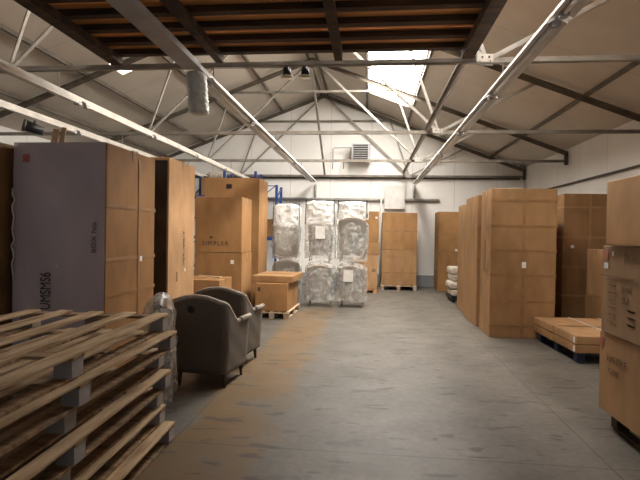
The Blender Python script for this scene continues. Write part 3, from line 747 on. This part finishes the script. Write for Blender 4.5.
# blue racking at the back left
rk = thing('pallet_rack', 'blue steel racking standing at the gable wall behind the tallest left box', 'rack', (-3.2, 13.6, 0))
for x, h in ((-1.9, 3.24), (-.95, 3.24), (-.05, 3.24), (.56, 2.86)):
    for y in (0, .7): obj('upright', B(x-.035, x+.035, y-.03, y+.03, 0, h), M['blue_steel'], rk)
    for z in (.4, 1.1, 1.8, 2.5):
        bm = bmesh.new(); bar(bm, (x, .03, z), (x, .67, z+.3), .03, .03); obj('frame_brace', bm, M['blue_steel'], rk)
for z in (1.3, 2.45):
    for y in (-.02, .72): obj('beam', B(-1.86, .525 if z < 2 else .015, y-.02, y+.02, z, z+.1), M['blue_steel'], rk)
bm = bmesh.new(); bar(bm, (.08, -.045, 2.45), (.52, -.045, 2.82), .022, .022); bar(bm, (.0, -.045, 2.83), (.56, -.045, 2.83), .022, .022); obj('diagonal_brace', bm, M['blue_steel'], rk)
carton('carton', 'brown box on the middle level of the blue racking', -3.2, -2.72, 13.68, 14.22, 1.405, 1.9, 'card', tape='top')
bm = hull_bm(.24, .2, 0, .18, 9, 30, 12, .02)
carton('carton', 'brown box on the blue racking carrying the white bundle', -4.85, -4.2, 13.65, 14.25, 2.555, 3.06, 'card', tape='top')
o = obj('white_bundle', bm, M['white_bag'], None, True); o.location = (-4.45, 13.9, 3.075); tag(o, 'white bundle lying high on the blue racking', 'bundle')

# ------------------------------------------------------------------ armchairs
a1 = armchair('nearest grey-brown wicker armchair, its back to the camera', (-1.585, 4.84, 0), R(-5))
a1['group'] = 'wicker armchairs by the pallets'
dup(a1, (-1.60, 5.55, 0), R(-5), 'second wicker armchair, standing just beyond the nearest one', 'wicker armchairs by the pallets')
wb = thing('wrapped_bundle', 'polythene-wrapped upright bundle between the pallet stack and the nearest armchair', 'bundle', (-1.84, 4.18, 0), R(6))
bm = B(-.07, .07, -.13, .13, 0, .80, bev=.03)
obj('padded_core', bm, M['cushion'], wb)
bm = hull_bm(.10, .17, .0, .95, 21, 60, 34, .032, .08, .05, flare=.10)
o = obj('polythene_cover', bm, M['film_clear'], wb); o['label'] = 'loose milky polythene cover'

def wrapped(label, loc, rz, s=.93, inv=False, seed=1, paper=None, zlo=.13):
    t = thing('wrapped_armchair', label, 'armchair', loc, rz, 'armchairs wrapped in polythene')
    bm, rim = shell_bm()
    mt = Matrix.Identity(4)
    if inv: mt = Matrix.Translation((0, 0, .93)) @ Matrix.Rotation(R(180), 4, 'Y')
    sc = Matrix.Diagonal((s*.97, s*.93, s*1.03, 1))
    def fin(o): o.matrix_local = mt @ sc
    o = obj('woven_shell', bm, M['weave_grey'], t, True); fin(o)
    o = obj('rim', tube_path(bmesh.new(), rim, .022), M['wicker_trim'], t, True); fin(o)
    o = obj('seat_base', B(-.245, .245, -.235, .275, .20, .40, bev=.01), M['weave_grey'], t); fin(o)
    for sx, sy in ((-1, -1), (1, -1), (-1, 1), (1, 1)):
        bm = bmesh.new(); cyl(bm, (sx*.25, sy*.25, 0.0), (sx*.24, sy*.24, .22), .018, 8, .022)
        o = obj('leg', bm, M['leg_pale'] if not inv else M['leg_wood'], t, True); fin(o)
    bm = hull_bm(.31, .32, zlo if not inv else .0, .925 if not inv else .80, seed, crumple=.022, top_pinch=.72, arch=.10 if not inv else 0)
    obj('polythene_wrap', bm, M['film'], t)
    if paper:
        u, v, w, h = paper
        obj('paper_label', B(u-w/2, u+w/2, -.355, -.350, v-h/2, v+h/2), M['paper'], t)
    return t
def bag_top(t, z0, z1, seed, wx=.30, wy=.29):
    bm = hull_bm(wx, wy, z0, z1, seed, crumple=.032, top_pinch=.80, arch=.03, flare=.02)
    o = obj('bag_top', bm, M['film_thick'], t); o['label'] = 'bunched white polythene above the chair back'
    for sx in (-1, 1):
        bm = bmesh.new(); cyl(bm, (sx*(wx+.0), -wy*.9, z0+.02), (sx*(wx-.01), -wy*.85, z1+.03), .009, 6); o = obj('upright_strap', bm, M['black'], t)
cols = [(-1.03, 10.35, R(2), 'left of the two front stacks', 1, 'B'), (-.375, 10.35, R(-2), 'right of the two front stacks, nearest the aisle', 2, 'C')]
w = wrapped('lower wrapped armchair in the left of the two front stacks', (-1.035, 10.32, 0), R(2), seed=3)
w = wrapped('upper wrapped armchair in the left front stack, white paper label on its back', (-1.045, 10.34, .935), R(1), s=.86, seed=5, paper=(.02, .60, .20, .26), zlo=.05); bag_top(w, .76, 1.25, 31, .30)
w = wrapped('lower wrapped armchair with paper label, nearest the aisle', (-.365, 10.32, 0), R(-2), seed=8, paper=(-.05, .66, .20, .24))
w = wrapped('upper wrapped armchair in the stack nearest the aisle', (-.365, 10.34, .935), R(-1), s=.99, seed=11, zlo=.02); bag_top(w, .88, 1.25, 37)
w = wrapped('lower wrapped armchair in the stack behind the lidded carton', (-1.83, 10.85, 0), R(4), seed=14, s=1.0)
w = wrapped('upside-down wrapped armchair on top, behind the lidded carton', (-1.86, 10.85, .945), R(6), s=.98, inv=True, seed=17); bag_top(w, .72, 1.20, 41, .29, .27)

# ------------------------------------------------------------------ pallet stack, near left
zz = 0; H = .130
offs = [(.035, .04), (-.015, .0), (-.045, -.02), (.03, -.03), (-.04, .02), (.03, .03), (.0, .0)]
words = ['bottom', 'second from the bottom', 'third from the bottom', 'middle', 'third from the top', 'second from the top', 'topmost']
for k in range(7):
    dx, dy = offs[k]
    pallet('%s wooden pallet of the stack at near left' % words[k], 1.04, 2.36, H, (-1.885+dx, 2.17+dy*.7, k*(H+.0015)), R(2.2+.6*math.sin(k*2.3)), 'wooden pallets stacked at near left', boards=5 if k != 3 else 6, layer=k)

# ------------------------------------------------------------------ light
W = bpy.data.worlds.new('World'); S.world = W; W.use_nodes = True
bgn = W.node_tree.nodes['Background']; bgn.inputs[0].default_value = (.88, .92, 1.0, 1); bgn.inputs[1].default_value = .17

# ------------------------------------------------------------------ camera
yaw, pit, rol, f = R(5.83), R(-.69), .0175, 490
F = Vector((-math.sin(yaw)*math.cos(pit), math.cos(yaw)*math.cos(pit), math.sin(pit)))
R0 = Vector((math.cos(yaw), math.sin(yaw), 0)); U0 = R0.cross(F)
Rr = R0*math.cos(rol) + U0*math.sin(rol); Uu = U0*math.cos(rol) - R0*math.sin(rol)
cd = bpy.data.cameras.new('Camera'); cam = bpy.data.objects.new('Camera', cd); C.objects.link(cam)
mt = Matrix((Rr, Uu, -F)).transposed().to_4x4(); mt.translation = (0, 0, 1.5); cam.matrix_world = mt
cd.sensor_width = 36; cd.lens = f/640*36; cd.clip_start = .05; cd.clip_end = 100
S.camera = cam
for o in list(S.objects):
    for k in ('W', 'D', 'H'):
        if k in o: del o[k]
vs = S.view_settings; vs.view_transform = 'Standard'; vs.look = 'None'; vs.gamma = 1; vs.use_curve_mapping = False; vs.exposure = 0.15
